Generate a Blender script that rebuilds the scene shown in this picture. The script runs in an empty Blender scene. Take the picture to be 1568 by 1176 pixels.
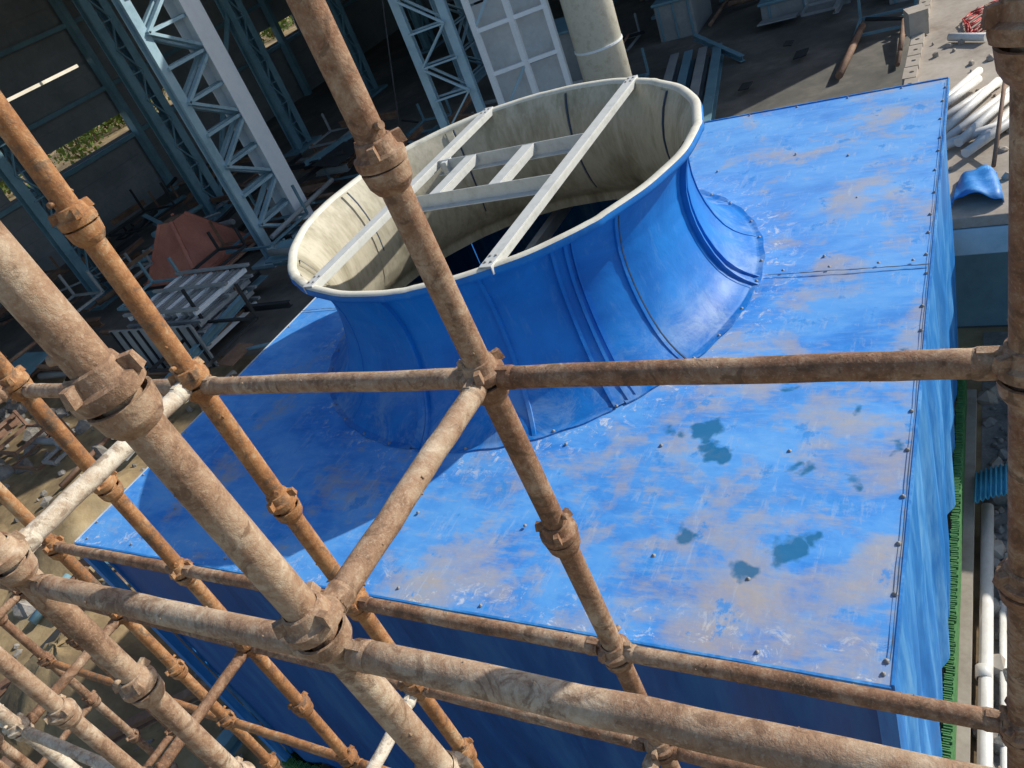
import bpy, math, random
from mathutils import Vector, Matrix
random.seed(7)
S=bpy.context.scene
COL=S.collection

# ------------------------------------------------------------------ materials
def nd(nt,t,**k):
    n=nt.nodes.new(t)
    for a,b in k.items(): setattr(n,a,b)
    return n
def lk(nt,a,b): nt.links.new(a,b)
def ramp(nt,fac,stops,interp='LINEAR'):
    r=nd(nt,'ShaderNodeValToRGB'); cr=r.color_ramp; cr.interpolation=interp
    while len(cr.elements)<len(stops): cr.elements.new(0.5)
    for e,(p,c) in zip(cr.elements,stops):
        e.position=p; e.color=(c[0],c[1],c[2],1) if not isinstance(c,(int,float)) else (c,c,c,1)
    lk(nt,fac,r.inputs[0]); return r.outputs[0]
def noise(nt,vec,scale,detail=6,rough=.6,dist=0.0):
    n=nd(nt,'ShaderNodeTexNoise'); n.inputs['Scale'].default_value=scale
    n.inputs['Detail'].default_value=detail; n.inputs['Roughness'].default_value=rough
    n.inputs['Distortion'].default_value=dist
    lk(nt,vec,n.inputs['Vector']); return n.outputs['Fac']
def mapping(nt,sc=(1,1,1),rot=(0,0,0)):
    tc=nd(nt,'ShaderNodeTexCoord'); m=nd(nt,'ShaderNodeMapping')
    m.inputs['Scale'].default_value=sc; m.inputs['Rotation'].default_value=rot
    lk(nt,tc.outputs['Object'],m.inputs['Vector']); return m.outputs[0]
def math_(nt,op,a,b=None,c=None,clamp=False):
    n=nd(nt,'ShaderNodeMath',operation=op); n.use_clamp=clamp
    for i,v in enumerate((a,b,c)):
        if v is None: continue
        if isinstance(v,(int,float)): n.inputs[i].default_value=v
        else: lk(nt,v,n.inputs[i])
    return n.outputs[0]
def mix(nt,fac,a,b,mode='MIX'):
    n=nd(nt,'ShaderNodeMix',data_type='RGBA',blend_type=mode)
    for i,v in ((0,fac),(6,a),(7,b)):
        if isinstance(v,(int,float)): n.inputs[i].default_value=v
        elif isinstance(v,tuple): n.inputs[i].default_value=(v[0],v[1],v[2],1)
        else: lk(nt,v,n.inputs[i])
    return n.outputs[2]
def newmat(name):
    m=bpy.data.materials.new(name); m.use_nodes=True; nt=m.node_tree
    return m,nt,nt.nodes['Principled BSDF']
def bumpn(nt,b,h,strength=.3,dist=.01):
    n=nd(nt,'ShaderNodeBump'); n.inputs['Strength'].default_value=strength; n.inputs['Distance'].default_value=dist
    lk(nt,h,n.inputs['Height']); lk(nt,n.outputs[0],b.inputs['Normal'])
def pmat(name,stops,scale=3,rough=(.5,.8),bump=.3,bdist=.01,sc=(1,1,1),fine=8,metal=0,spec=.5):
    m,nt,b=newmat(name); v=mapping(nt,sc)
    n1=noise(nt,v,scale,6,.6,.3); n2=noise(nt,v,scale*fine,5,.65)
    f=math_(nt,'ADD',math_(nt,'MULTIPLY',n1,.68),math_(nt,'MULTIPLY',n2,.32))
    lk(nt,ramp(nt,f,stops),b.inputs['Base Color'])
    r=nd(nt,'ShaderNodeMapRange'); r.inputs[1].default_value=.3; r.inputs[2].default_value=.7
    r.inputs[3].default_value=rough[0]; r.inputs[4].default_value=rough[1]
    lk(nt,f,r.inputs[0]); lk(nt,r.outputs[0],b.inputs['Roughness'])
    b.inputs['Metallic'].default_value=metal
    b.inputs['Specular IOR Level'].default_value=spec
    if bump: bumpn(nt,b,f,bump,bdist)
    return m

def pipe_mat(name,cement,light,rust,dark,bias):
    m,nt,b=newmat(name); v=mapping(nt)
    n1=noise(nt,v,4.5,6,.62,.6); n2=noise(nt,v,34,7,.75,.5); n3=noise(nt,v,170,4,.7); n4=noise(nt,v,20,6,.7,1.2)
    f=math_(nt,'ADD',math_(nt,'MULTIPLY',n1,.5),math_(nt,'MULTIPLY',n2,.5))
    f=math_(nt,'ADD',f,bias)
    c=ramp(nt,f,[(.38,light),(.46,cement),(.54,rust),(.64,dark)])
    sp=ramp(nt,n3,[(.54,0.),(.66,1.)])
    c=mix(nt,math_(nt,'MULTIPLY',sp,.4),c,light)
    sp2=ramp(nt,n4,[(.54,0.),(.62,1.)])
    c=mix(nt,math_(nt,'MULTIPLY',sp2,.65),c,dark)
    lk(nt,c,b.inputs['Base Color']); b.inputs['Roughness'].default_value=.72
    b.inputs['Specular IOR Level'].default_value=.35
    h=math_(nt,'ADD',n2,math_(nt,'MULTIPLY',n3,.6)); bumpn(nt,b,h,.6,.004)
    return m
M_PA=pipe_mat('pipe_cement',(.40,.29,.195),(.55,.45,.33),(.31,.19,.115),(.15,.085,.05),-.01)
M_PB=pipe_mat('pipe_rust',(.31,.20,.125),(.46,.35,.245),(.225,.115,.062),(.10,.06,.035),.0)
M_PO=pipe_mat('pipe_orange_rust',(.39,.20,.085),(.46,.34,.21),(.29,.125,.045),(.10,.08,.06),.01)
M_PW=pipe_mat('pipe_limewashed',(.54,.46,.35),(.68,.62,.51),(.40,.29,.20),(.20,.13,.08),-.05)

def deck_mat(name):
    m,nt,b=newmat(name); v=mapping(nt)
    vs=mapping(nt,(1.0,1.8,1),(0,0,.9)); vt=mapping(nt,(7.0,1.0,1),(0,0,-.5)); vu=mapping(nt,(1.0,4.5,1),(0,0,.25))
    big=noise(nt,v,.9,5,.6,.4); med=noise(nt,v,1.7,10,.66,.25); fin=noise(nt,v,60,5,.7); md2=noise(nt,v,4.2,9,.7,.2)
    st=noise(nt,vs,1.7,10,.68,.3); st2=noise(nt,vt,3.5,6,.75,.4); st3=noise(nt,vu,4,8,.75,.3)
    base=ramp(nt,st,[(.32,(.016,.17,.56)),(.46,(.040,.25,.69)),(.56,(.085,.325,.75)),(.70,(.15,.40,.78))])
    base=mix(nt,ramp(nt,big,[(.40,0.),(.62,.5)]),base,(.13,.37,.73))
    base=mix(nt,ramp(nt,st3,[(.5,0.),(.66,.45)]),base,(.20,.42,.70))
    sep=nd(nt,'ShaderNodeSeparateXYZ'); tc=nd(nt,'ShaderNodeTexCoord'); lk(nt,tc.outputs['Object'],sep.inputs[0])
    x,y=sep.outputs[0],sep.outputs[1]
    base=mix(nt,math_(nt,'MULTIPLY',math_(nt,'MULTIPLY',math_(nt,'SUBTRACT',y,4.74),60,clamp=True),.22),base,(.22,.42,.72))
    mr=nd(nt,'ShaderNodeMapRange'); mr.inputs[1].default_value=-4.2; mr.inputs[2].default_value=-1.0
    mr.inputs[3].default_value=-.07; mr.inputs[4].default_value=.02; lk(nt,x,mr.inputs[0])
    my=nd(nt,'ShaderNodeMapRange'); my.inputs[1].default_value=1.8; my.inputs[2].default_value=5.0
    my.inputs[3].default_value=.035; my.inputs[4].default_value=-.035; lk(nt,y,my.inputs[0])
    d=math_(nt,'ADD',math_(nt,'ADD',math_(nt,'ADD',math_(nt,'MULTIPLY',med,.8),math_(nt,'MULTIPLY',st3,.2)),mr.outputs[0]),my.outputs[0])
    dust=ramp(nt,d,[(.49,0.),(.56,.45),(.66,.78)])
    dustc=mix(nt,fin,(.40,.31,.21),(.47,.40,.32))
    c=mix(nt,dust,base,dustc)
    sc=ramp(nt,math_(nt,'MULTIPLY',st2,md2),[(.29,0.),(.38,.4)])
    c=mix(nt,sc,c,(.44,.52,.62))
    cl=ramp(nt,md2,[(.585,0.),(.64,.8)])
    c=mix(nt,cl,c,(.022,.24,.64))
    vm=nd(nt,'ShaderNodeVectorMath',operation='DISTANCE'); lk(nt,tc.outputs['Object'],vm.inputs[0]); vm.inputs[1].default_value=(-3.17,4.72,0)
    ring=ramp(nt,math_(nt,'ABSOLUTE',math_(nt,'SUBTRACT',vm.outputs['Value'],1.86)),[(.03,1.),(.26,0.)])
    edge=ramp(nt,math_(nt,'SUBTRACT',y,1.8),[(.03,1.),(.3,0.)])
    near=math_(nt,'MAXIMUM',ring,edge)
    sp=ramp(nt,noise(nt,v,9,8,.8,.9),[(.55,0.),(.62,1.)])
    c=mix(nt,math_(nt,'MULTIPLY',math_(nt,'MULTIPLY',sp,near),.75),c,(.66,.67,.66))
    dn=nd(nt,'ShaderNodeTexNoise'); dn.inputs['Scale'].default_value=6; dn.inputs['Detail'].default_value=5; lk(nt,v,dn.inputs['Vector'])
    a=nd(nt,'ShaderNodeVectorMath',operation='SUBTRACT'); lk(nt,dn.outputs['Color'],a.inputs[0]); a.inputs[1].default_value=(.5,.5,.5)
    s=nd(nt,'ShaderNodeVectorMath',operation='MULTIPLY'); lk(nt,a.outputs[0],s.inputs[0]); s.inputs[1].default_value=(.36,.36,0)
    ad=nd(nt,'ShaderNodeVectorMath',operation='ADD'); lk(nt,s.outputs[0],ad.inputs[0]); lk(nt,v,ad.inputs[1])
    wet=None
    for (px,py,r) in [(-1.40,3.18,.09),(-1.30,3.04,.08),(-1.36,3.11,.06),(-1.55,3.16,.04),(-1.62,3.17,.035),(-1.30,2.38,.08),(-.83,2.42,.09),(-.74,2.45,.05),(-.99,2.25,.09),(-.78,2.97,.06),(-.88,2.98,.05),(-.58,2.84,.045),(-1.03,3.62,.045),(-.45,3.1,.04),(-.62,3.42,.04),(-.42,3.9,.04)]:
        q=nd(nt,'ShaderNodeVectorMath',operation='DISTANCE'); lk(nt,ad.outputs[0],q.inputs[0]); q.inputs[1].default_value=(px,py,0)
        w=math_(nt,'SUBTRACT',r,q.outputs['Value']); w=math_(nt,'MULTIPLY',w,30,clamp=True)
        wet=w if wet is None else math_(nt,'MAXIMUM',wet,w)
    c=mix(nt,math_(nt,'MULTIPLY',wet,.85),c,(.012,.13,.27))
    lk(nt,c,b.inputs['Base Color'])
    ro=mix(nt,wet,mix(nt,med,(.62,.62,.62),(.85,.85,.85)),(.35,.35,.35)); lk(nt,ro,b.inputs['Roughness'])
    b.inputs['Specular IOR Level'].default_value=.3
    h=math_(nt,'ADD',math_(nt,'MULTIPLY',big,2.0),math_(nt,'MULTIPLY',med,.2)); bumpn(nt,b,h,.3,.02)
    return m
M_DECK=deck_mat('deck_blue_frp')
def stack_blue():
    m,nt,b=newmat('stack_blue_gelcoat'); v=mapping(nt); vz=mapping(nt,(3,3,.5))
    n=noise(nt,v,2.2,6,.6,.5); n2=noise(nt,vz,6,7,.75,.4); n3=noise(nt,v,3.2,8,.75,.9)
    c=ramp(nt,n,[(.3,(.003,.12,.44)),(.7,(.008,.20,.60))])
    c=mix(nt,ramp(nt,n2,[(.54,0.),(.75,.25)]),c,(.20,.38,.56))
    sep=nd(nt,'ShaderNodeSeparateXYZ'); tc=nd(nt,'ShaderNodeTexCoord'); lk(nt,tc.outputs['Object'],sep.inputs[0])
    low=ramp(nt,sep.outputs[2],[(.0,1.),(.35,0.)])
    c=mix(nt,math_(nt,'MULTIPLY',math_(nt,'MULTIPLY',low,ramp(nt,n3,[(.45,0.),(.62,1.)])),.45),c,(.34,.46,.56))
    lk(nt,c,b.inputs['Base Color']); b.inputs['Roughness'].default_value=.5
    b.inputs['Specular IOR Level'].default_value=.3
    bumpn(nt,b,n,.5,.02); return m
M_STB=stack_blue()
M_WALLB=pmat('wall_blue_frp',[(.3,(.006,.10,.36)),(.5,(.02,.20,.56)),(.62,(.10,.34,.68)),(.75,(.28,.46,.66))],1.6,(.4,.6),.4,.01,(2.2,2.2,.3))
M_WALLD=pmat('wall_front_shaded_blue_frp',[(.3,(.004,.05,.20)),(.5,(.010,.09,.32)),(.75,(.03,.17,.42))],1.6,(.4,.6),.4,.01,(2.2,2.2,.3))  # same wall sheet, shade of the front side put into the colour
M_CREAM=pmat('stack_cream_frp',[(.32,(.22,.195,.13)),(.46,(.39,.355,.255)),(.56,(.53,.49,.375)),(.70,(.29,.255,.175))],1.8,(.55,.8),.35,.01,(1.6,1.6,.4))
M_LIP=pmat('stack_lip_frp',[(.3,(.42,.39,.29)),(.5,(.66,.64,.54)),(.7,(.50,.47,.38))],4,(.5,.7),.2)
M_GALV=pmat('galvanised_steel',[(.3,(.44,.45,.42)),(.5,(.60,.61,.58)),(.7,(.48,.48,.44))],6,(.4,.6),.15,.004,metal=.1)
M_BOLT=pmat('bolt_zinc',[(.3,(.14,.13,.12)),(.7,(.38,.38,.38))],30,(.6,.8),.1)
M_SEAM=pmat('seam_dirt',[(.3,(.02,.04,.08)),(.7,(.06,.09,.14))],20,(.7,.9),.1)
M_STEELB=pmat('steel_blue_grey_paint',[(.3,(.18,.31,.37)),(.5,(.30,.45,.52)),(.7,(.38,.52,.58))],1.5,(.5,.7),.1)
M_STEELD=pmat('steel_dark_blue_paint',[(.3,(.09,.18,.22)),(.5,(.14,.27,.33)),(.7,(.19,.33,.39))],1.5,(.5,.7),.1)
M_STEELW=pmat('steel_white_paint',[(.3,(.66,.74,.78)),(.5,(.80,.84,.86)),(.7,(.70,.74,.77))],1.2,(.5,.7),.1)
M_SIDING=pmat('siding_grey_sheet',[(.3,(.14,.16,.17)),(.6,(.24,.255,.26)),(.8,(.32,.32,.30))],.8,(.5,.8),.2)
M_EARTH=pmat('earth',[(.30,(.07,.05,.03)),(.44,(.19,.135,.07)),(.55,(.34,.25,.13)),(.68,(.46,.37,.22))],.35,(.85,1),.8,.08,fine=9)
M_FLOORD=pmat('shed_concrete',[(.3,(.06,.058,.052)),(.48,(.115,.11,.095)),(.60,(.18,.165,.14)),(.75,(.27,.24,.20))],.5,(.7,.95),.3,.02,fine=7)
M_GRAVEL=pmat('gravel',[(.3,(.09,.085,.075)),(.5,(.24,.225,.20)),(.7,(.40,.37,.33))],3,(.85,1),.9,.04,fine=8)
M_CONC=pmat('concrete_dusty',[(.3,(.22,.18,.14)),(.5,(.36,.31,.25)),(.7,(.46,.41,.34))],1.6,(.7,.95),.4,.01,fine=9)
M_WHITEW=pmat('whitewash',[(.3,(.60,.55,.42)),(.6,(.78,.74,.62))],.5,(.8,.95),.2)
M_GREEN=pmat('green_fill_pvc',[(.3,(.02,.12,.03)),(.6,(.10,.26,.08)),(.8,(.26,.38,.16))],14,(.5,.7),.4)
M_DARK=pmat('dark_inside',[(.3,(.012,.014,.016)),(.7,(.035,.04,.045))],1,(.8,1),.1)
M_RED=pmat('red_oxide_paint',[(.3,(.38,.12,.08)),(.6,(.56,.21,.14)),(.8,(.60,.28,.19))],2,(.6,.8),.2)
M_RUSTST=pmat('rusty_scrap',[(.3,(.10,.055,.035)),(.5,(.22,.125,.08)),(.7,(.34,.24,.16))],2,(.7,.9),.3)
M_GREYP=pmat('grey_plate',[(.3,(.20,.22,.23)),(.6,(.32,.34,.34)),(.8,(.44,.46,.45))],1.4,(.5,.7),.1)
M_PANEL=pmat('pale_panel',[(.3,(.40,.42,.42)),(.6,(.60,.62,.61)),(.8,(.66,.66,.62))],1.4,(.5,.7),.1)
M_PVC=pmat('white_pvc',[(.3,(.50,.48,.43)),(.6,(.72,.71,.67)),(.8,(.60,.58,.52))],3,(.4,.6),.05)
M_TURQ=pmat('turquoise_sheet',[(.3,(.05,.26,.36)),(.6,(.10,.42,.54)),(.8,(.25,.52,.6))],5,(.4,.6),.1)
M_REDW=pmat('red_wire_insulation',[(.3,(.35,.02,.02)),(.7,(.5,.04,.03))],5,(.4,.6),0)
M_LEAF=pmat('foliage',[(.3,(.07,.12,.02)),(.5,(.14,.22,.04)),(.7,(.26,.32,.09))],.8,(.6,.8),0)
M_BARK=pmat('bark',[(.3,(.05,.035,.02)),(.7,(.16,.12,.08))],6,(.8,.9),.4)

# ------------------------------------------------------------------ mesh builder
class B:
    def __init__(s,name,mats,parent=None):
        s.n=name; s.m=mats; s.v=[]; s.f=[]; s.mi=[]; s.sm=[]; s.p=parent
    def face(s,idx,m=0,sm=False): s.f.append(idx); s.mi.append(m); s.sm.append(sm)
    def quad(s,a,b,c,d,m=0):
        o=len(s.v); s.v+= [tuple(a),tuple(b),tuple(c),tuple(d)]; s.face((o,o+1,o+2,o+3),m)
    def box(s,c,size,m=0,rot=None,taper=1):
        o=len(s.v); c=Vector(c)
        for dx in(-.5,.5):
            for dy in(-.5,.5):
                for dz in(-.5,.5):
                    k=taper if dz>0 else 1
                    p=Vector((dx*size[0]*k,dy*size[1]*k,dz*size[2]))
                    if rot is not None: p=rot@p
                    s.v.append(tuple(c+p))
        for q in((0,1,3,2),(4,6,7,5),(0,4,5,1),(2,3,7,6),(0,2,6,4),(1,5,7,3)):
            s.face(tuple(o+i for i in q),m)
    def frame(s,a,b):
        a=Vector(a);b=Vector(b);z=(b-a).normalized()
        t=Vector((0,0,1)) if abs(z.z)<.9 else Vector((1,0,0))
        x=t.cross(z).normalized(); y=z.cross(x); return a,b,x,y,z
    def beam(s,a,b,w,h,m=0):
        a,b,x,y,z=s.frame(a,b); R=Matrix((x,y,z)).transposed()
        s.box((a+b)/2,(w,h,(b-a).length),m,R)
    def tube(s,a,b,r,m=0,seg=20,cap=True,rings=1,wob=0):
        a,b,x,y,z=s.frame(a,b); o=len(s.v)
        for i in range(rings+1):
            c=a.lerp(b,i/rings); ox=random.uniform(-wob,wob); oy=random.uniform(-wob,wob)
            if i in(0,rings): ox=oy=0
            for k in range(seg):
                t=2*math.pi*k/seg; s.v.append(tuple(c+x*(r*math.cos(t)+ox)+y*(r*math.sin(t)+oy)))
        for i in range(rings):
            for k in range(seg):
                k2=(k+1)%seg; p=o+i*seg
                s.face((p+k,p+k2,p+seg+k2,p+seg+k),m,True)
        if cap:
            s.face(tuple(o+k for k in range(seg))[::-1],m); s.face(tuple(o+rings*seg+k for k in range(seg)),m)
    def lathe(s,c,ax,prof,m=0,seg=28,sm=True,fn=None):
        c=Vector(c); a,b,x,y,z=s.frame((0,0,0),ax); o=len(s.v)
        for (r,h) in prof:
            for k in range(seg):
                t=2*math.pi*k/seg; rr=fn(t,r,h) if fn else r
                s.v.append(tuple(c+z*h+x*(rr*math.cos(t))+y*(rr*math.sin(t))))
        for i in range(len(prof)-1):
            for k in range(seg):
                k2=(k+1)%seg;p=o+i*seg
                s.face((p+k,p+k2,p+seg+k2,p+seg+k),m,sm)
    def done(s,bevel=0):
        me=bpy.data.meshes.new(s.n); me.from_pydata(s.v,[],s.f); me.update()
        for m in s.m: me.materials.append(m)
        me.polygons.foreach_set('material_index',s.mi); me.polygons.foreach_set('use_smooth',s.sm)
        o=bpy.data.objects.new(s.n,me); COL.objects.link(o)
        if s.p: o.parent=s.p
        if bevel:
            bv=o.modifiers.new('bevel','BEVEL'); bv.width=bevel; bv.segments=2; bv.limit_method='ANGLE'
        return o
def empty(name):
    e=bpy.data.objects.new(name,None); COL.objects.link(e); return e

# ------------------------------------------------------------------ cooling tower
X0,X1,Y0,Y1=-5.865,-.35,1.807,7.764
CX,CY=-3.20,4.72
tower=empty('cooling_tower')
HOLE=1.66; N=128
bd=B('deck',[M_DECK,M_SEAM],tower)
def rectpt(t):
    dx,dy=math.cos(t),math.sin(t)
    k=min((X1-CX)/dx if dx>1e-9 else 1e9,(X0-CX)/dx if dx<-1e-9 else 1e9,(Y1-CY)/dy if dy>1e-9 else 1e9,(Y0-CY)/dy if dy<-1e-9 else 1e9)
    return CX+dx*k,CY+dy*k
angs=[2*math.pi*k/N for k in range(N)]
for cx_,cy_ in((X0,Y0),(X0,Y1),(X1,Y0),(X1,Y1)): angs.append(math.atan2(cy_-CY,cx_-CX)%(2*math.pi))
angs=sorted(set(angs)); n=len(angs)
NR=14
for i in range(NR+1):
    f=i/NR
    for t in angs:
        rx,ry=rectpt(t); hx,hy=CX+HOLE*math.cos(t),CY+HOLE*math.sin(t)
        xx=hx+(rx-hx)*f; yy=hy+(ry-hy)*f
        d=min(xx-X0,X1-xx,yy-Y0,Y1-yy,abs(math.hypot(xx-CX,yy-CY)-1.9)*2 if math.hypot(xx-CX,yy-CY)>1.9 else 0)
        zz=.010*min(1,d/.5)*math.sin(xx*2.3+1)*math.sin(yy*1.9)
        bd.v.append((xx,yy,zz))
for i in range(NR):
    for k in range(n):
        k2=(k+1)%n; bd.face((i*n+k,i*n+n+k,i*n+n+k2,i*n+k2),0,True)
o=len(bd.v)
for z in(0,-.05):
    for t in angs:
        rx,ry=rectpt(t); bd.v.append((rx,ry,z))
for k in range(n):
    k2=(k+1)%n; bd.face((o+k,o+n+k,o+n+k2,o+k2),0,False)
bd.done()
ds=B('deck_seams',[M_SEAM,M_DECK],tower)
def wob(a,b,w,z,m,nseg=24,jit=.004):
    a=Vector(a);b=Vector(b);d=(b-a).normalized();s=Vector((-d.y,d.x,0)); o=len(ds.v)
    for i in range(nseg+1):
        c=a.lerp(b,i/nseg)+s*random.uniform(-jit,jit); ww=w*random.uniform(.4,1.1)
        for q in(-ww/2,ww/2):
            p=c+s*q; ds.v.append((p.x,p.y,z))
    for i in range(nseg): ds.face((o+2*i,o+2*i+2,o+2*i+3,o+2*i+1),m)
wob((-1.36,4.76,0),(X1,4.74,0),.016,.016,0)
wob((-5.0,4.76,0),(X0,4.76,0),.012,.016,0)
wob((-3.15,1.81,0),(-3.12,2.85,0),.004,.014,0)
wob((-.36,1.9,0),(-.36,7.7,0),.006,.0135,0,60,.002)
ds.done()
tr=B('deck_edge_trim',[M_GALV,M_BOLT,M_WALLB],tower)
tr.beam((X1+.006,Y0,-.02),(X1+.006,Y1,-.02),.012,.05,2)
tr.beam((X0,Y0-.006,-.025),(X1,Y0-.006,-.025),.012,.05,2)
tr.beam((X0-.006,Y0,-.02),(X0-.006,Y1,-.02),.012,.05,0)
tr.beam((X0,Y1+.006,-.01),(X1,Y1+.006,-.01),.012,.04,2)
def bolt(x,y,z=.0,r=.012,up=(0,0,1)):
    tr.lathe((x,y,z),up,[(r*1.7,0),(r*1.7,.002),(r,.003),(r*.9,.008),(0.0005,.010)],1,8)
y=Y0+.1
while y<Y1: bolt(X1-.024+random.uniform(-.008,.008),y,.003,.0075); y+=random.uniform(.20,.36)
x=X0+.1
while x<X1: bolt(x,Y0+.06+random.uniform(-.02,.02),.003,.006); x+=random.uniform(.4,.7)
x=X0+.2
while x<X1: bolt(x,Y1-.03,.003,.007); x+=.45
y=Y0+.2
while y<Y1: bolt(X0+.03,y,.003,.006); y+=.5
for x in(-1.25,-.95,-.65,-.45): bolt(x,4.80,.017,.007)
for gx in [-.9,-1.5,-2.1,-3.0,-3.9,-5.0]:
    for gy in [2.3,2.95,3.75,4.86,5.7,6.6]:
        if math.hypot(gx-CX,gy-CY)>2.0: bolt(gx+random.uniform(-.15,.15),gy+random.uniform(-.12,.12),.006,.0068)
for k in range(36):
    t=2*math.pi*k/36+random.uniform(-.04,.04); bolt(CX+1.79*math.cos(t),CY+1.79*math.sin(t),.013,.007)
tr.done()
wl=B('side_walls',[M_WALLB,M_GREEN,M_CONC,M_WALLD],tower)
def pleat(a,b,zt,zb,nrm,amp,per,m=0):
    a=Vector(a);b=Vector(b);L=(b-a).length; nn=int(L/per*10); o=len(wl.v); zs=[zt+(zb-zt)*q/7 for q in range(8)]
    ph=[random.uniform(-1,1) for _ in range(int(L/per)+3)]
    for i in range(nn+1):
        d=i/nn*L; c=a.lerp(b,i/nn)
        for j,z in enumerate(zs):
            q=d/per; k=int(q); am=amp*(.6+.4*ph[k])*(.35+.65*min(1,j/2))
            off=am*(.5-.5*math.cos(2*math.pi*q))+ (.012*math.sin(d*1.7+j*.8)+.006*math.sin(d*9+j*1.7))*min(1,j/2)
            wl.v.append((c.x+nrm[0]*off,c.y+nrm[1]*off,z+(.04*ph[k] if j==7 else 0)))
    for i in range(nn):
        for j in range(7):
            p=o+i*8+j; wl.face((p,p+1,p+9,p+8),m,True)
pleat((X1-.05,Y0+.02,0),(X1-.05,Y1-.02,0),-.03,-3.15,(1,0),.075,.40)
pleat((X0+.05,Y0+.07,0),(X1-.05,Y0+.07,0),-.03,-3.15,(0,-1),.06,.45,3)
pleat((X0+.05,Y1-.05,0),(X0+.05,Y0+.05,0),-.03,-3.15,(-1,0),.05,.45)
pleat((X1-.05,Y1-.05,0),(X0+.05,Y1-.05,0),-.03,-3.15,(0,1),.05,.45)
for (a,b,nx,ny) in (((X1,Y0),(X1,Y1),1,0),((X0,Y0),(X1,Y0),0,-1),((X0,Y0),(X0,Y1),-1,0)):
    L=math.hypot(b[0]-a[0],b[1]-a[1]); k=int(L/.02)
    for i in range(k):
        f=(i+.5+random.uniform(-.25,.25))/k; px=a[0]+(b[0]-a[0])*f; py=a[1]+(b[1]-a[1])*f; e=random.uniform(0,.02)
        wl.box((px+nx*(.01+e),py+ny*(.01+e),-3.4),(.008 if ny else .06,.008 if nx else .06,.52),1)
    for q in range(11):
        c=((a[0]+b[0])/2+nx*.052,(a[1]+b[1])/2+ny*.052,-3.18-.045*q)
        wl.box(c,(L if ny else .02,L if nx else .02,.012),1)
wl.box(((X0+X1)/2,(Y0+Y1)/2,-3.85),(X1-X0+.3,Y1-Y0+.3,.32),2)
for (xx,yy) in((X0+.02,Y0-.0),(X1-.03,Y0+.03),(X0,Y1)):
    wl.box((xx,yy,-1.9),(.07,.07,3.6),0)
wl.done()
ins=B('dark_floor_and_supports',[M_DARK,M_GALV,M_STEELB],tower)
ins.box(((X0+X1)/2,(Y0+Y1)/2,-1.9),(X1-X0-.3,Y1-Y0-.3,.1),0)  # near-black floor added for darkness down the hole, no fill pack
for xx in(-3.85,-2.6): ins.beam((xx,Y0+.15,-.26),(xx,Y1-.15,-.26),.08,.12,1)
for yy in(3.9,5.7): ins.beam((X0+.15,yy,-.42),(X1-.15,yy,-.42),.08,.12,1)
ins.beam((-2.9,4.4,-.14),(-2.1,6.0,-.14),.05,.06,1)
ins.beam((-3.4,5.0,-.17),(-2.3,6.05,-.17),.05,.05,1)
ins.beam((-3.8,5.2,-.19),(-2.65,5.2,-.19),.06,.06,1)
for i in range(9): ins.beam((X0+.3,Y0+.5+i*.6,-1.2),(X1-.3,Y0+.5+i*.6,-1.2),.05,.10,2)
for i in range(9): ins.beam((X0+.5+i*.55,Y0+.3,-1.32),(X0+.5+i*.55,Y1-.3,-1.32),.04,.08,0)
ins.done()

# ------------------------------------------------------------------ fan stack
st=empty('fan_stack')
PR=[(0,1.765),(.012,1.745),(.04,1.69),(.09,1.625),(.16,1.565),(.26,1.51),(.38,1.465),(.50,1.435),(.62,1.42),(.74,1.42),(.85,1.44),(.95,1.47),(1.03,1.51),(1.085,1.545)]
def prof(z):
    for (z0,r0),(z1,r1) in zip(PR,PR[1:]):
        if z<=z1: return r0+(r1-r0)*(z-z0)/(z1-z0)
    return PR[-1][1]
HT=1.085
zz=[HT*i/44 for i in range(45)]
zz=[0,.006,.012,.02,.03]+zz[2:]
P=[-2,-47,-94,-140,-186,-231,88,43]
def dr(t,r,h): return r+.004*math.sin(t*9+1)+.003*math.sin(t*23)
sh=B('shell_outside',[M_STB],st)
sh.lathe((CX,CY,0),(0,0,1),[(1.79,.010)]+[(prof(z),z+.012) for z in zz],0,192,True,dr)
sh.done()
si=B('shell_inside',[M_CREAM],st)
si.lathe((CX,CY,0),(0,0,1),[(prof(.06)-.024,-.03)]+[(prof(max(z,.06))-.022,z) for z in zz if z<HT],0,192,True,dr)
si.lathe((CX,CY,0),(0,0,1),[(prof(zz[-2])-.022,zz[-2]),(prof(HT)-.022,HT+.003)],0,192,True,dr)
si.done()
lip=B('rim_lip',[M_LIP,M_STB],st)
rp=PR[-1][1]
def drl(t,r,h):
    q=(math.degrees(t)-6)%45
    return dr(t,r,h)+(.006 if q<3 else 0)
lip.lathe((CX,CY,0),(0,0,1),[(rp-.024,HT-.002),(rp-.020,HT+.010),(rp-.010,HT+.022),(rp+.010,HT+.028),(rp+.034,HT+.026),(rp+.044,HT+.016)],0,256,True,drl)
lip.lathe((CX,CY,0),(0,0,1),[(rp+.045,HT+.016),(rp+.052,HT-.010),(rp+.048,HT-.030),(rp+.03,HT-.028),(rp-.002,HT-.014)],1,256,True,drl)
lip.done()
rb=B('panel_ribs',[M_STB,M_CREAM,M_BOLT,M_SEAM],st)
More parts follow.
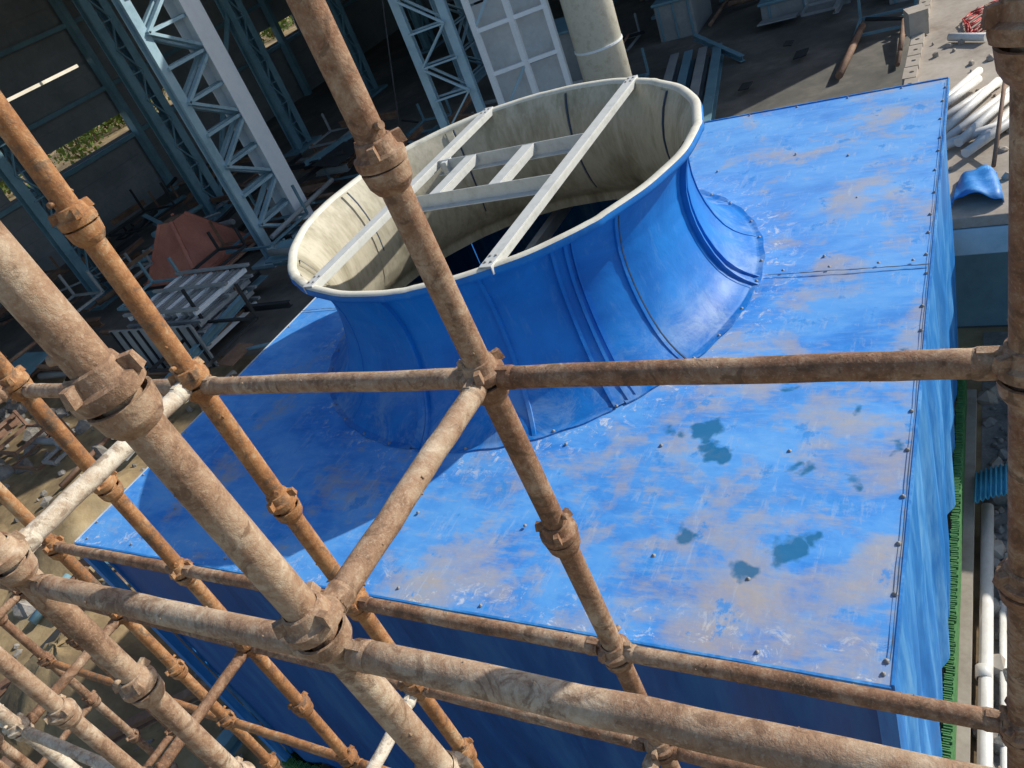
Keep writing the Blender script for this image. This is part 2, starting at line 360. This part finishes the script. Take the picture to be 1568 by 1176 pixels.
def rib(deg,pro,hw,m=0,inner=False,z0=0,z1=HT):
    t=math.radians(deg); s=Vector((-math.sin(t),math.cos(t),0)); d=Vector((math.cos(t),math.sin(t),0)); o=len(rb.v); K=44
    for i in range(K+1):
        z=z0+(z1-z0)*(i/K)**1.3; r=prof(z)
        if inner: rr=[r-.02,r-.022-pro]
        else: rr=[r-.01,r+pro]
        c=Vector((CX,CY,z+.012))
        for (r_,h_) in((rr[0],hw*1.35),(rr[1],hw),(rr[1],-hw),(rr[0],-hw*1.35)):
            rb.v.append(tuple(c+d*r_+s*h_))
    for i in range(K):
        for j in range(3):
            p=o+i*4+j; rb.face((p,p+1,p+5,p+4),m,False)
for a in P: rib(a,.010,.045)
rib(-2,.05,.007); rib(1.2,.035,.006)
rib(-47+1.6,.030,.011); rib(-47-1.6,.030,.011); rib(-47+3.4,.018,.006)
rib(-94,.020,.03); rib(-94+1.8,.030,.009)
for a in(-120,-160,20,65,110): rib(a,.008,.009)
rib(-66,.014,.012)
rib(-31,.008,.012,0); rib(-30.3,.0095,.004,3)
for a in P: rib(a+1.5,.012,.03,1,True,.12,HT-.02); rib(a-.2,.009,.006,3,True,.12,HT-.02)
for i,a in enumerate(P):
    a0=math.radians(a+.5); a1=math.radians(a+44.5); o=len(rb.v); K=24; zt=.011+.003*(i%2); ro=1.82+random.uniform(-.02,.01)
    for k in range(K+1):
        t=a0+(a1-a0)*k/K
        for r,z in((1.72,zt+.010),(1.76,zt),(ro+.006*math.sin(k*1.3),zt),(ro+.006*math.sin(k*1.3),zt-.010)): rb.v.append((CX+r*math.cos(t),CY+r*math.sin(t),z))
    for k in range(K):
        for j in range(3):
            p=o+k*4+j; rb.face((p,p+1,p+5,p+4),0,False)
rb.done()
fr=B('motor_support_frame',[M_GALV,M_BOLT],st)
ZT=HT+.034
def channel(a,b,w,h,m=0,t=.007):
    a=Vector(a);b=Vector(b)
    d=(b-a).normalized(); s=Vector((-d.y,d.x,0))
    fr.beam(a,b,w,t,m)
    for q in(-1,1):
        off=s*(q*(w/2-t/2))-Vector((0,0,h/2+t/2+.0005)); fr.beam(a+off,b+off,t,h,m)
for xx in(-2.48,-3.87):
    dy=math.sqrt(1.585**2-(xx-CX)**2); channel((xx,CY-dy,ZT),(xx,CY+dy,ZT),.085,.05)
    for yy in(CY-dy+.05,CY+dy-.05,CY-dy+.12,CY+dy-.12):
        for q in(-.02,.02): fr.lathe((xx+q,yy,ZT+.004),(0,0,1),[(.010,0),(.010,.006),(.0005,.009)],1,6,False)
for yy in(4.45,5.08):
    fr.beam((-3.825,yy,ZT-.045),(-2.525,yy,ZT-.045),.008,.10)
    fr.beam((-3.825,yy-.03,ZT-.095),(-2.525,yy-.03,ZT-.095),.06,.008)
for xx in(-3.50,-2.98):
    fr.beam((xx,4.456,ZT+.0),(xx,5.074,ZT+.0),.10,.008)
    fr.beam((xx+.046,4.458,ZT-.033),(xx+.046,5.072,ZT-.033),.008,.055)
for yy in(4.45,5.08):
    fr.beam((-3.75,yy+.05,ZT-.06),(-3.75,yy-.05,ZT-.06),.05,.12)
fr.done(.002)

# ------------------------------------------------------------------ scaffolding
sc=empty('scaffolding')
H=3.0
cups=[-.32+.4235*i for i in range(4,-18,-1)]
def rock_small(b,c,r):
    o=len(b.v)
    for p in((1,0,0),(-1,0,0),(0,1,0),(0,-1,0),(0,0,1.6),(0,0,-1.6)):
        b.v.append(tuple(c+Vector(p)*r*random.uniform(.6,1.2)))
    for t in((0,2,4),(2,1,4),(1,3,4),(3,0,4),(2,0,5),(1,2,5),(3,1,5),(0,3,5)): b.face(tuple(o+i for i in t),0,True)
def post(name,x,y,mat,lean=(0,0)):
    b=B(name,[mat],sc)
    def at(z): return Vector((x+lean[0]*(z+.74),y+lean[1]*(z+.74),H+z))
    b.tube(at(-6.95),at(1.35),.0242,0,26,rings=30,wob=.0008)
    b.box(at(-6.97),(.15,.15,.01),0)
    for z in cups:
        if z<-6.8 or z>1.3: continue
        zt=z+random.uniform(-.004,.006)
        ax=(lean[0]+random.uniform(-.05,.05),lean[1]+random.uniform(-.05,.05),1); r0=random.uniform(0,6)
        c=at(z)
        for pr in ([(.0245,-.052),(.029,-.048),(.0355,-.036)],[(.0355,-.036),(.0385,-.012)],[(.0385,-.012),(.0345,-.0115)],[(.0345,-.0115),(.034,-.018)]):
            b.lathe(c,(lean[0],lean[1],1),pr,0,24)
        lob=lambda t,r,h,r0=r0: r*(1+.10*max(0,math.cos(1.5*(t+r0)))**6)
        c2=at(zt)
        for pr in ([(.033,-.007),(.0395,-.005)],[(.0395,-.005),(.041,.002),(.0405,.012)],[(.0405,.012),(.033,.016)],[(.033,.016),(.029,.034)],[(.029,.034),(.0245,.036)]):
            b.lathe(c2,ax,pr,0,30,True,lob)
        for q in range(3):
            t=r0+q*2.094+random.uniform(-.2,.2); d=Vector((math.cos(t),math.sin(t),0))
            b.box(c2+d*.037+Vector((0,0,.022)),(.022,.015,.020),0,Matrix.Rotation(t,3,'Z'),.7)
        t=r0+1; d=Vector((math.cos(t),math.sin(t),0)); b.tube(c2+d*.02+Vector((0,0,.052)),c2+d*.036+Vector((0,0,.054)),.0065,0,8)
    for _ in range(26):
        zq=random.uniform(-3,1.2); t=random.uniform(0,6.28); d=Vector((math.cos(t),math.sin(t),0))
        rock_small(b,at(zq)+d*.0235,random.uniform(.002,.005))
    return b.done()
XS=[.82,.036,-.785,-1.60,-2.40,-3.20,-4.0,-4.8]
mats_far=[M_PB,M_PB,M_PB,M_PO,M_PO,M_PO,M_PB,M_PB]
for i,x in enumerate(XS):
    post('standard_far_%d'%i,x,.92,mats_far[i],lean=(-.012,0) if i==2 else (0,0))
for i,x in enumerate(XS):
    if i==1: x=.12
    post('standard_near_%d'%i,x if i!=2 else -.79,.387,[M_PB,M_PA,M_PA,M_PA,M_PA,M_PW,M_PB,M_PB][i],lean=(-.045,-.017) if i==2 else (0,0))
def ledger(name,a,b,mat,r=.0205):
    a=Vector(a);b=Vector(b);d=(b-a).normalized(); o=B(name,[mat],sc)
    e=.036; A=a+d*e; Bq=b-d*e
    o.tube(A,Bq,r,0,24,rings=12,wob=.0012)
    for p,s in((a,1),(b,-1)):
        o.beam(p+d*s*.018,p+d*s*.058,.014,.046,0)
        for pr in ([(.010,0),(.020,.002)],[(.020,.002),(.0225,.026)],[(.0225,.026),(r,.034)]): o.lathe(p+d*s*.030,d*s,pr,0,20)
    for _ in range(14):
        q=random.uniform(.1,.9); t=random.uniform(0,6.28); n_=d.orthogonal().normalized(); n_.rotate(Matrix.Rotation(t,3,d))
        rock_small(o,A.lerp(Bq,q)+n_*(r-.001),random.uniform(.002,.004))
    return o.done()
k=0
for i in range(len(XS)-1):
    for (z,dz,m) in ((-.748,0,M_PA),(-1.585,0,M_PB),(-2.03,0,M_PB),(-2.88,0,M_PO),(-4.15,0,M_PB),(-5.4,0,M_PO)):
        xa,xb=XS[i],XS[i+1]
        za=z+(-.015+.018*(xa+1.6) if z==-.748 else 0); zb=z+(-.015+.018*(xb+1.6) if z==-.748 else 0)
        mm=m
        if z==-.748 and i==1: mm=M_PB
        ledger('ledger_%d'%k,(xa,.92,H+za),(xb,.92,H+zb),mm); k+=1
    for z,m in((-.80,M_PA),(-2.03,M_PW),(-3.3,M_PB),(-4.6,M_PB)):
        xa,xb=(XS[i] if i!=1 else .12),(XS[i+1] if i!=0 else .12)
        za=z+(.018*(xa+.8) if z==-.80 else 0); zb=z+(.018*(xb+.8) if z==-.80 else 0)
        ledger('ledger_%d'%k,(xa,.387,H+za),(xb,.387,H+zb),m,.0215 if z==-.80 else .0205); k+=1
for i,x in enumerate(XS):
    for z in(-.745,-2.03,-3.3,-4.6):
        if i<=1 and z==-.745: continue
        m={2:M_PA,3:M_PW}.get(i,M_PB)
        ledger('transom_%d'%k,(x,.387,H+z),(x,.92,H+z),m); k+=1

# ------------------------------------------------------------------ ground and shed
g=B('ground',[M_EARTH]); G=400
g.quad((-G,-G,-4),(G,-G,-4),(G,G,-4),(-G,G,-4)); g.done()
f=B('shed_floor',[M_FLOORD])
f.quad((-31,9.5,-3.994),(2,9.5,-3.994),(2,60,-3.994),(-31,60,-3.994)); f.done()
gp=B('gravel_path',[M_GRAVEL])
gp.quad((-.15,-6,-3.995),(6,-6,-3.995),(6,9.4,-3.995),(-.15,9.4,-3.995)); gp.done()
rk=B('rubble',[M_GRAVEL,M_CONC])
def rock(c,s,b_,m=0):
    o=len(b_.v); ph=(1+5**.5)/2
    pts=[(-1,ph,0),(1,ph,0),(-1,-ph,0),(1,-ph,0),(0,-1,ph),(0,1,ph),(0,-1,-ph),(0,1,-ph),(ph,0,-1),(ph,0,1),(-ph,0,-1),(-ph,0,1)]
    sx,sy,sz=[random.uniform(.5,1)*s/1.9 for _ in range(3)]
    R=Matrix.Rotation(random.uniform(0,6),3,'Z')@Matrix.Rotation(random.uniform(0,6),3,'X')
    for p in pts:
        q=R@(Vector(p)*random.uniform(.75,1.1)); b_.v.append((c[0]+q.x*sx,c[1]+q.y*sy,c[2]+q.z*sz))
    for t in((0,11,5),(0,5,1),(0,1,7),(0,7,10),(0,10,11),(1,5,9),(5,11,4),(11,10,2),(10,7,6),(7,1,8),(3,9,4),(3,4,2),(3,2,6),(3,6,8),(3,8,9),(4,9,5),(2,4,11),(6,2,10),(8,6,7),(9,8,1)):
        b_.face(tuple(o+i for i in t),m)
for _ in range(1500): rock((random.uniform(-.1,2.2),random.uniform(1.5,8.2),-3.98),random.choice([.03,.04,.06,.06,.1,.16]),rk,random.choice([0,0,1]))
for _ in range(700): rock((random.uniform(-22,-6.5),random.uniform(-2,9),-3.98),random.choice([.05,.08,.12,.2,.3]),rk,0)
rk.done()
mo=B('earth_mound',[M_EARTH])
for (cx,cy,r,h) in((-10.5,2.2,1.8,.8),(-8.6,.8,1.3,.6),(-13.5,4.6,2.0,.8),(-16.5,3,1.6,.5)):
    o=len(mo.v); K=24; Rr=10
    for i in range(Rr+1):
        for k2 in range(K):
            t=2*math.pi*k2/K; rr=r*i/Rr*(1+.15*math.sin(3*t+cx)+.08*math.sin(7*t))
            mo.v.append((cx+rr*math.cos(t),cy+rr*math.sin(t),-4.02+h*(.5+.5*math.cos(math.pi*i/Rr))+random.uniform(-.05,.05)*(i<Rr)))
    for i in range(Rr):
        for k2 in range(K):
            q=(k2+1)%K; mo.face((o+i*K+k2,o+i*K+K+k2,o+i*K+K+q,o+i*K+q),0,True)
mo.done()

shed=empty('industrial_shed')
ro=B('unseen_shade_roof',[M_SIDING,M_STEELD],shed)  # out-of-view roof, laid out to keep sun off the shed floor
ro.box((-15,41,8.1),(34,38,.2),0)
for (ya,yb) in((-5,3.2),(5.0,11),(12.2,17),(18,21.9)): ro.box((-23.5,(ya+yb)/2,8.1),(17,yb-ya,.2),0)  # unseen strips shade the left bay, gaps added to let light in
for y in range(-4,60,6): ro.beam((-31,y+.3,7.6),(-13.2 if y<22 else 2,y+.3,7.6),.25,.5,1)
ro.done()
wa=B('side_walls',[M_SIDING,M_STEELD,M_STEELB],shed)
def wallband(x,y0,y1,z0,z1):
    nn=max(1,int((z1-z0)/.28))
    for i in range(nn):
        a=z0+(z1-z0)*i/nn; b_=z0+(z1-z0)*(i+1)/nn
        wa.box((x+.04*(i%2),(y0+y1)/2,(a+b_)/2),(.06,y1-y0,b_-a),0)
wallband(-30,-6,60,-4,-1.25); wallband(-30,-6,60,-.55,1.50); wallband(-30,-6,60,1.62,8)
for y0,y1 in((-6,15.6),(21.6,23.0),(24.6,30.8),(33.5,60)): wallband(-30.15,y0,y1,-1.3,-.5)
for y0,y1 in((-6,12),(21.2,60)): wallband(-30.15,y0,y1,1.4,1.7)
wa.box((-14,60,2),(33,.2,12),0)
wa.box((-14,45,2),(33,.15,12),0)
wa.box((2.1,43,2),(.2,34,12),0)  # unseen wall added here to block the sun from the right
for y in range(-4,60,5): wa.box((-29.6,y+.5,2),(.35,.25,12),1)
for z in(-1.42,.5,2.9): wa.beam((-29.75,-6,z),(-29.75,60,z),.12,.16,1)
wa.done()
def lattice(name,c,dirv,sep,ch,z0,z1,m1,m2,lace=.09,step=1.0,mats=None):
    b=B(name,[m1,m2],shed); d=Vector(dirv).normalized(); c=Vector(c)
    p=Vector((-d.y,d.x,0)); R=Matrix((d,p,Vector((0,0,1)))).transposed()
    for q,mm in((-1,1),(1,0)):
        cc=c+d*(q*sep/2); w=ch[0] if q>0 else ch[1]
        b.box((cc.x,cc.y,(z0+z1)/2),(.03,w*.9,z1-z0),mm,R)
        for s in(-1,1):
            c2=cc+p*(s*w*.45); b.box((c2.x,c2.y,(z0+z1)/2),(w,.03,z1-z0),mm,R)
    z=z0+.2; i=0
    a0=c-d*(sep/2-.05); a1=c+d*(sep/2-.05)
    while z+step<z1:
        for s in(-.16,.16):
            o_=p*s
            A=(a0+o_) if i%2 else (a1+o_); C=(a1+o_) if i%2 else (a0+o_)
            b.beam((A.x,A.y,z),(C.x,C.y,z+step),lace,lace*.5,1)
            b.beam(((a0+o_).x,(a0+o_).y,z),((a1+o_).x,(a1+o_).y,z),lace*.7,lace*.5,1)
        z+=step; i+=1
    b.box((c.x,c.y,z0+.05),(sep+.9,.9,.1),1,R)
    return b.done()
lattice('crane_column',(-17,14.68,0),(0,1,0),1.6,(.60,.26),-4,7.9,M_STEELW,M_STEELB,.15,.85)
lattice('crane_column_b',(-9.9,14.6,0),(.95,.3,0),.9,(.18,.18),-4,7.5,M_STEELB,M_STEELB,.07,.7)
lattice('crane_column_c',(-17,27,0),(0,1,0),1.9,(.5,.22),-4,7.9,M_STEELB,M_STEELB,.10,.95)
for i,y in enumerate((2.4,7.6,12.8,18.0,23.2,28.4,34)):
    lattice('shed_column_%d'%i,(-23.3,y,0),(0,1,0),.6,(.3,.3),-4,7.9,M_STEELD,M_STEELD,.07,.8)
for i,(x,y) in enumerate(((-3.5,27.5),(-9.5,29),(-14,33))):
    lattice('bay_column_%d'%i,(x,y,0),(1,0,0),.8,(.28,.28),-4,7.9,M_STEELD,M_STEELD,.07,.8)
gb=B('crane_girders',[M_STEELD,M_STEELB],shed)
gb.beam((-23.3,-4,5.2),(-23.3,44,5.2),.4,.7,0); gb.beam((-17,-4,5.6),(-17,44,5.6),.4,.7,0)
for y in(10.2,20.6):
    gb.beam((-23.3,y-2.3,-3.6),(-23.3,y+2.5,1.5),.12,.12,0)
gb.done()
bw=B('added_pale_wall',[M_WHITEW])  # pale sunlit wall added outside so the slit in the siding looks bright
bw.box((-62,45,-1.3),(.25,110,5.4),0)
for i in range(28): bw.box((-61.9,-8+i*4,-1.2),(.35,.35,5.7),0)
bw.done()

lt=empty('clad_ladder_tower')
b=B('frame_and_panels',[M_STEELW,M_PANEL,M_STEELB],lt)
bx,by=-8.35,15.2
dd=Vector((.92,.39,0)); pp=Vector((-.39,.92,0))
for q in(-.75,.02,.75):
    p=Vector((bx,by,0))+dd*q; b.beam((p.x,p.y,-4),(p.x,p.y,7),.09,.12,0)
z=-3.6;i=0
while z<6.8:
    a=Vector((bx,by,z))-dd*.75; c=Vector((bx,by,z))+dd*.75
    b.beam(a,c,.08,.08,0)
    if i%2==0: b.beam(a+Vector((0,0,.05)),Vector((bx,by,z+.9))+dd*.02,.06,.06,2)
    z+=.9;i+=1
R=Matrix((dd,pp,Vector((0,0,1)))).transposed()
z=-3.9
while z<6.5:
    b.box((bx+pp.x*.3+dd.x*.38,by+pp.y*.3+dd.y*.38,z+.72),(.70,.03,1.40),1,R)
    b.box((bx+pp.x*.35-dd.x*.38,by+pp.y*.35-dd.y*.38,z+.72),(.72,.03,1.40),1,R); z+=1.45
b.done()
b=B('round_duct',[M_LIP,M_STEELW],lt)
ex,ey=-7.0,15.95
b.tube((ex,ey,-4),(ex,ey,7.5),.5,0,36)
for z in(-2.6,-1.1,.4,1.9,3.4): b.lathe((ex,ey,z),(0,0,1),[(.5,-.02),(.515,-.02),(.515,.02),(.5,.02)],1,36,False)
b.done()

cb=B('hanging_cable',[M_DARK]); pts=[Vector((-9.75,14.5,3.5)).lerp(Vector((-10.3,11.5,-3.9)),t/14)+Vector((0,-.9*math.sin(math.pi*t/14)*.5,-.7*math.sin(math.pi*t/14))) for t in range(15)]
for a,c in zip(pts,pts[1:]): cb.tube(a,c,.014,0,8)
cb.done()

# ------------------------------------------------------------------ yard things
h=B('hopper',[M_RED,M_RUSTST]); hx,hy=-19.7,13.7
o=len(h.v)
for (w,z) in((1.15,-3.9),(1.15,-3.65),(.25,-2.25)):
    for sx,sy in((-1,-1),(1,-1),(1,1),(-1,1)): h.v.append((hx+sx*w,hy+sy*w,z))
for i in range(2):
    for j in range(4):
        q=(j+1)%4; h.face((o+i*4+j,o+i*4+q,o+i*4+4+q,o+i*4+4+j),0)
h.face((o+8,o+9,o+10,o+11),1)
for sx in(-1,1):
    for sy in(-1,1): h.beam((hx+sx*1.13,hy+sy*1.13,-3.64),(hx+sx*.27,hy+sy*.27,-2.24),.09,.09,0)
    h.beam((hx+sx*1.15,hy-1.2,-3.6),(hx+sx*1.15,hy+1.2,-3.6),.14,.08,0); h.beam((hx-1.2,hy+sx*1.15,-3.59),(hx+1.2,hy+sx*1.15,-3.59),.14,.08,0)
h.beam((hx-1.6,hy-1.5,-3.9),(hx-1.6,hy-1.5,-1.7),.12,.12,1); h.beam((hx-1.6,hy-1.5,-3.0),(hx+.6,hy-1.5,-2.4),.1,.1,1)
h.done()
pn=B('steel_panel_stack',[M_GREYP,M_DARK,M_STEELW])
px0,py0=-16.2,10.4
for j in range(4):
    for i in range(13):
        pn.beam((px0-1.3+i*.2,py0-1.0+j*.08,-3.7+j*.26),(px0-1.3+i*.2,py0+.8+j*.08,-3.7+j*.26),.07,.10,2 if (i+j)%3==0 else 0)
    for q in(-1.0,0,.8): pn.beam((px0-1.4,py0+q+j*.08,-3.58+j*.26),(px0+1.3,py0+q+j*.08,-3.58+j*.26),.08,.06,0)
pn.box((px0,py0-1.25,-3.45),(3.0,.05,1.1),0)
for i in range(9): pn.box((px0-1.4+i*.35,py0-1.29,-3.45),(.05,.05,1.08),1)
pn.done()
def scrap(name,n,x0,x1,y0,y1,mats,Lr=(.8,3.5),zmax=.5):
    s=B(name,mats)
    for _ in range(n):
        x=random.uniform(x0,x1);y=random.uniform(y0,y1);z=-3.95+random.uniform(0,zmax)**1.3
        t=random.choice([0,.08,1.57,1.5,random.uniform(0,3.1)]); L=random.uniform(*Lr); k_=random.random(); m=random.randrange(len(mats))
        d=Vector((math.cos(t),math.sin(t),random.uniform(-.08,.12)))*L/2; c=Vector((x,y,z+.1))
        if k_<.3: s.tube(c-d,c+d,random.uniform(.03,.09),m,10)
        elif k_<.65:
            w=random.uniform(.08,.2); up=Vector((0,0,w*.5))
            s.beam(c-d,c+d,w*.12,w,m); s.beam(c-d+up,c+d+up,w,w*.12,m); s.beam(c-d-up,c+d-up,w,w*.12,m)
        elif k_<.85: s.box(c,(L*.5,L*.3,.03),m,Matrix.Rotation(t,3,'Z')@Matrix.Rotation(random.uniform(-.15,.15),3,'X'))
        else:
            w=L*.25
            for q in(-1,1):
                s.beam(c+Vector((q*w,-w,0)),c+Vector((q*w,w,0)),.06,.06,m); s.beam(c+Vector((-w,q*w,0)),c+Vector((w,q*w,0)),.06,.06,m)
                s.beam(c+Vector((q*w,w,0)),c+Vector((q*w,w,w)),.06,.06,m)
    return s.done()
scrap('steel_scrap_pile',170,-28,-9,8,22,[M_RUSTST,M_GREYP,M_STEELD,M_DARK,M_RUSTST],zmax=.9)
scrap('steel_scrap_pile',110,-24,-6.8,-1,9,[M_RUSTST,M_STEELD,M_RUSTST,M_GREYP,M_DARK,M_RUSTST],(.4,2.2),.6)
scrap('steel_scrap_pile',70,-12,1,17,33,[M_GREYP,M_STEELD,M_DARK,M_RUSTST],(.5,3.0),.3)
bs=B('steel_beam_stack',[M_GREYP,M_STEELD])
for i in range(4):
    a=Vector((-6.9+i*.42,17.4,-3.85)); c=Vector((-7.9+i*.42,23,-3.85)); bs.beam(a,c,.04,.28,1)
    for q in(-.14,.14): bs.beam(a+Vector((0,0,q)),c+Vector((0,0,q)),.24,.04,1 if i%2 else 0)
bs.done()
mb=B('machine_crate',[M_GREYP,M_DARK,M_STEELD])
for (x,y,w,d_,h_) in((-4.6,25.5,2.4,1.2,.5),(-1.6,24.5,1.5,1.2,.7),(-8.5,26.5,1.2,2.0,1.1),(-11.5,24,1.8,1.8,1.6)):
    mb.box((x,y,-4+h_/2),(w,d_,h_),0); mb.box((x,y,-4+h_+.04),(w+.12,d_+.12,.08),2)
    for q in(-.4,0,.4): mb.box((x+q*w,y-d_/2-.02,-4+h_/2),(.07,.04,h_-.02),2)
mb.done(.02)

cp=empty('concrete_platform')
b=B('slab',[M_CONC,M_STEELB,M_STEELD],cp)
b.box((1.96,13.2,-1.56),(6.08,10.5,.12),0)
b.beam((-1.05,8.02,-1.78),(5,8.02,-1.78),.16,.30,1)
for x in(-.95,2,4.8):
    for y in(8.1,13,18): b.box((x,y,-2.85),(.25,.25,2.28),1)
b.beam((-1.02,8.1,-1.78),(-1.02,18.4,-1.78),.12,.30,1)
b.box((1.9,9.6,-2.9),(5.6,.12,2.2),2)
b.done(.01)
b=B('edge_blocks',[M_CONC,M_DARK],cp)
for i in range(22):
    y=8.6+i*.42
    b.box((-.97+random.uniform(-.02,.02),y,-1.469),(.17,.39,.06),0)
    b.tube((-.97,y,-1.44),(-.97,y,-1.437),.03,1,10)
b.box((-1.0,13.6,-1.3),(.26,.32,.36),0,Matrix.Rotation(.3,3,'Z'))
for i in range(60): rock((random.uniform(-.8,1.2),random.uniform(8.4,14.5),-1.485),random.choice([.03,.05,.08]),b,0)
b.done()
pv=B('pvc_pipe_stack',[M_PVC])
for i in range(8):
    c=Vector((-.48+i*.085+random.uniform(-.02,.02),10.9-i*.17,-1.44+.055*(i%2))); t=1.05+random.uniform(-.12,.1); L=random.uniform(.9,1.5)/2
    d=Vector((math.cos(t),math.sin(t),0))*L; pv.tube(c-d,c+d,.05,0,18)
pv.tube((-.55,13.0,-1.43),(-.1,12.7,-1.43),.055,0,18); pv.tube((-.5,9.5,-1.43),(.3,9.9,-1.40),.05,0,18)
pv.done()
wi=B('red_wire_coil',[M_REDW])
pts=[Vector((-.1+.28*math.cos(t*.55)*(1+.2*math.sin(t*1.7)),13.6+.5*math.sin(t*.61)*(1+.2*math.cos(t)),-1.48+.05*abs(math.sin(t*.9)))) for t in range(60)]
for a,c in zip(pts,pts[1:]): wi.tube(a,c,.012,0,6)
wi.done()
rodd=B('steel_rod',[M_RUSTST]); rodd.tube((-.02,8.9,-1.46),(.12,10.4,-.95),.022,0,10); rodd.tube((.2,8.6,-1.45),(.45,10.6,-1.44),.02,0,10); rodd.done()
bf=B('frp_offcut',[M_WALLB])
for i in range(25):
    t=math.pi*i/24
    for j in range(5):
        y=8.15+.16*j; bf.v.append((-.16-.22*math.cos(t)*(1-.06*j),y+.05*math.sin(t*2+j),-1.49+.13*math.sin(t)*(1-.12*j)+.018*math.sin(5*t+j)))
for i in range(24):
    for j in range(4): bf.face((5*i+j,5*i+j+1,5*i+j+6,5*i+j+5),0,True)
bo=bf.done(); so=bo.modifiers.new('s','SOLIDIFY'); so.thickness=.012
dp=B('drain_pipe',[M_PVC]); dp.tube((-.11,1.0,-3.86),(-.09,6.3,-3.86),.055,0,20); dp.tube((.03,1.2,-3.93),(.03,5.2,-3.93),.03,0,14)
for y in(2.2,4.4): dp.lathe((-.11,y,-3.86),(0,1,0),[(.055,-.06),(.066,-.055),(.066,.055),(.055,.06)],0,20)
dp.done()
tq=B('corrugated_sheet',[M_TURQ])
for i in range(57):
    u=i/56*.62
    for j in range(2):
        tq.v.append((-.20+u*.62,6.0+.55*j+u*.25,-3.50+.022*math.sin(u/.62*2*math.pi*9)-.15*j+.04*math.sin(u*5)))
for i in range(56): tq.face((2*i,2*i+2,2*i+3,2*i+1),0,True)
to=tq.done(); so=to.modifiers.new('s','SOLIDIFY'); so.thickness=.004

fo=B('bush_row',[M_LEAF,M_BARK])
for _ in range(26):
    cx=random.uniform(-56,-47);cy=random.uniform(14,75);r=random.uniform(1.2,2.4)
    for q in range(3): fo.tube((cx,cy,-4),(cx+random.uniform(-.8,.8),cy+random.uniform(-.8,.8),-4+r*1.1),.06,1,6)
    for _ in range(520):
        v=Vector((random.gauss(0,1),random.gauss(0,1),random.gauss(0,1))).normalized()*r*random.uniform(.45,1.05)*(1+.25*math.sin(random.randrange(5)))
        c=Vector((cx,cy,-4+r*.9))+v
        if c.z<-4: continue
        s_=random.uniform(.08,.22); a=Vector((random.gauss(0,1),random.gauss(0,1),random.gauss(0,1))).normalized(); b2=a.orthogonal().normalized()
        fo.quad(c-a*s_,c+b2*s_*.6,c+a*s_,c-b2*s_*.6,0)
fo.done()

# ------------------------------------------------------------------ camera, light
fw=Vector((-.5236,.6558,-.5438)).normalized(); rt=Vector((.8519,.3986,-.3396)); rt=(rt-fw*rt.dot(fw)).normalized(); up=rt.cross(fw).normalized()
cam=bpy.data.cameras.new('camera'); co=bpy.data.objects.new('camera',cam); COL.objects.link(co)
Mx=Matrix((rt,up,-fw)).transposed().to_4x4(); Mx.translation=Vector((0,0,3)); co.matrix_world=Mx
cam.sensor_width=36; cam.lens=36*1209/1568; cam.clip_start=.02; cam.clip_end=2000
S.camera=co
sd=Vector((1.27,1.33,1.10)).normalized()
L=bpy.data.lights.new('sun','SUN'); L.energy=4.8; L.angle=math.radians(.53); L.color=(1,.94,.85)
lo=bpy.data.objects.new('sun',L); COL.objects.link(lo); lo.rotation_mode='QUATERNION'; lo.rotation_quaternion=(sd).to_track_quat('Z','Y')
w=bpy.data.worlds.new('World'); S.world=w; w.use_nodes=True; nt=w.node_tree; bg=nt.nodes['Background']
sky=nt.nodes.new('ShaderNodeTexSky'); sky.sky_type='NISHITA'; sky.sun_disc=False
sky.sun_elevation=math.asin(sd.z); sky.sun_rotation=math.atan2(sd.x,sd.y)
nt.links.new(sky.outputs[0],bg.inputs[0]); bg.inputs[1].default_value=.15
S.view_settings.view_transform='Standard'; S.view_settings.look='None'; S.view_settings.exposure=0
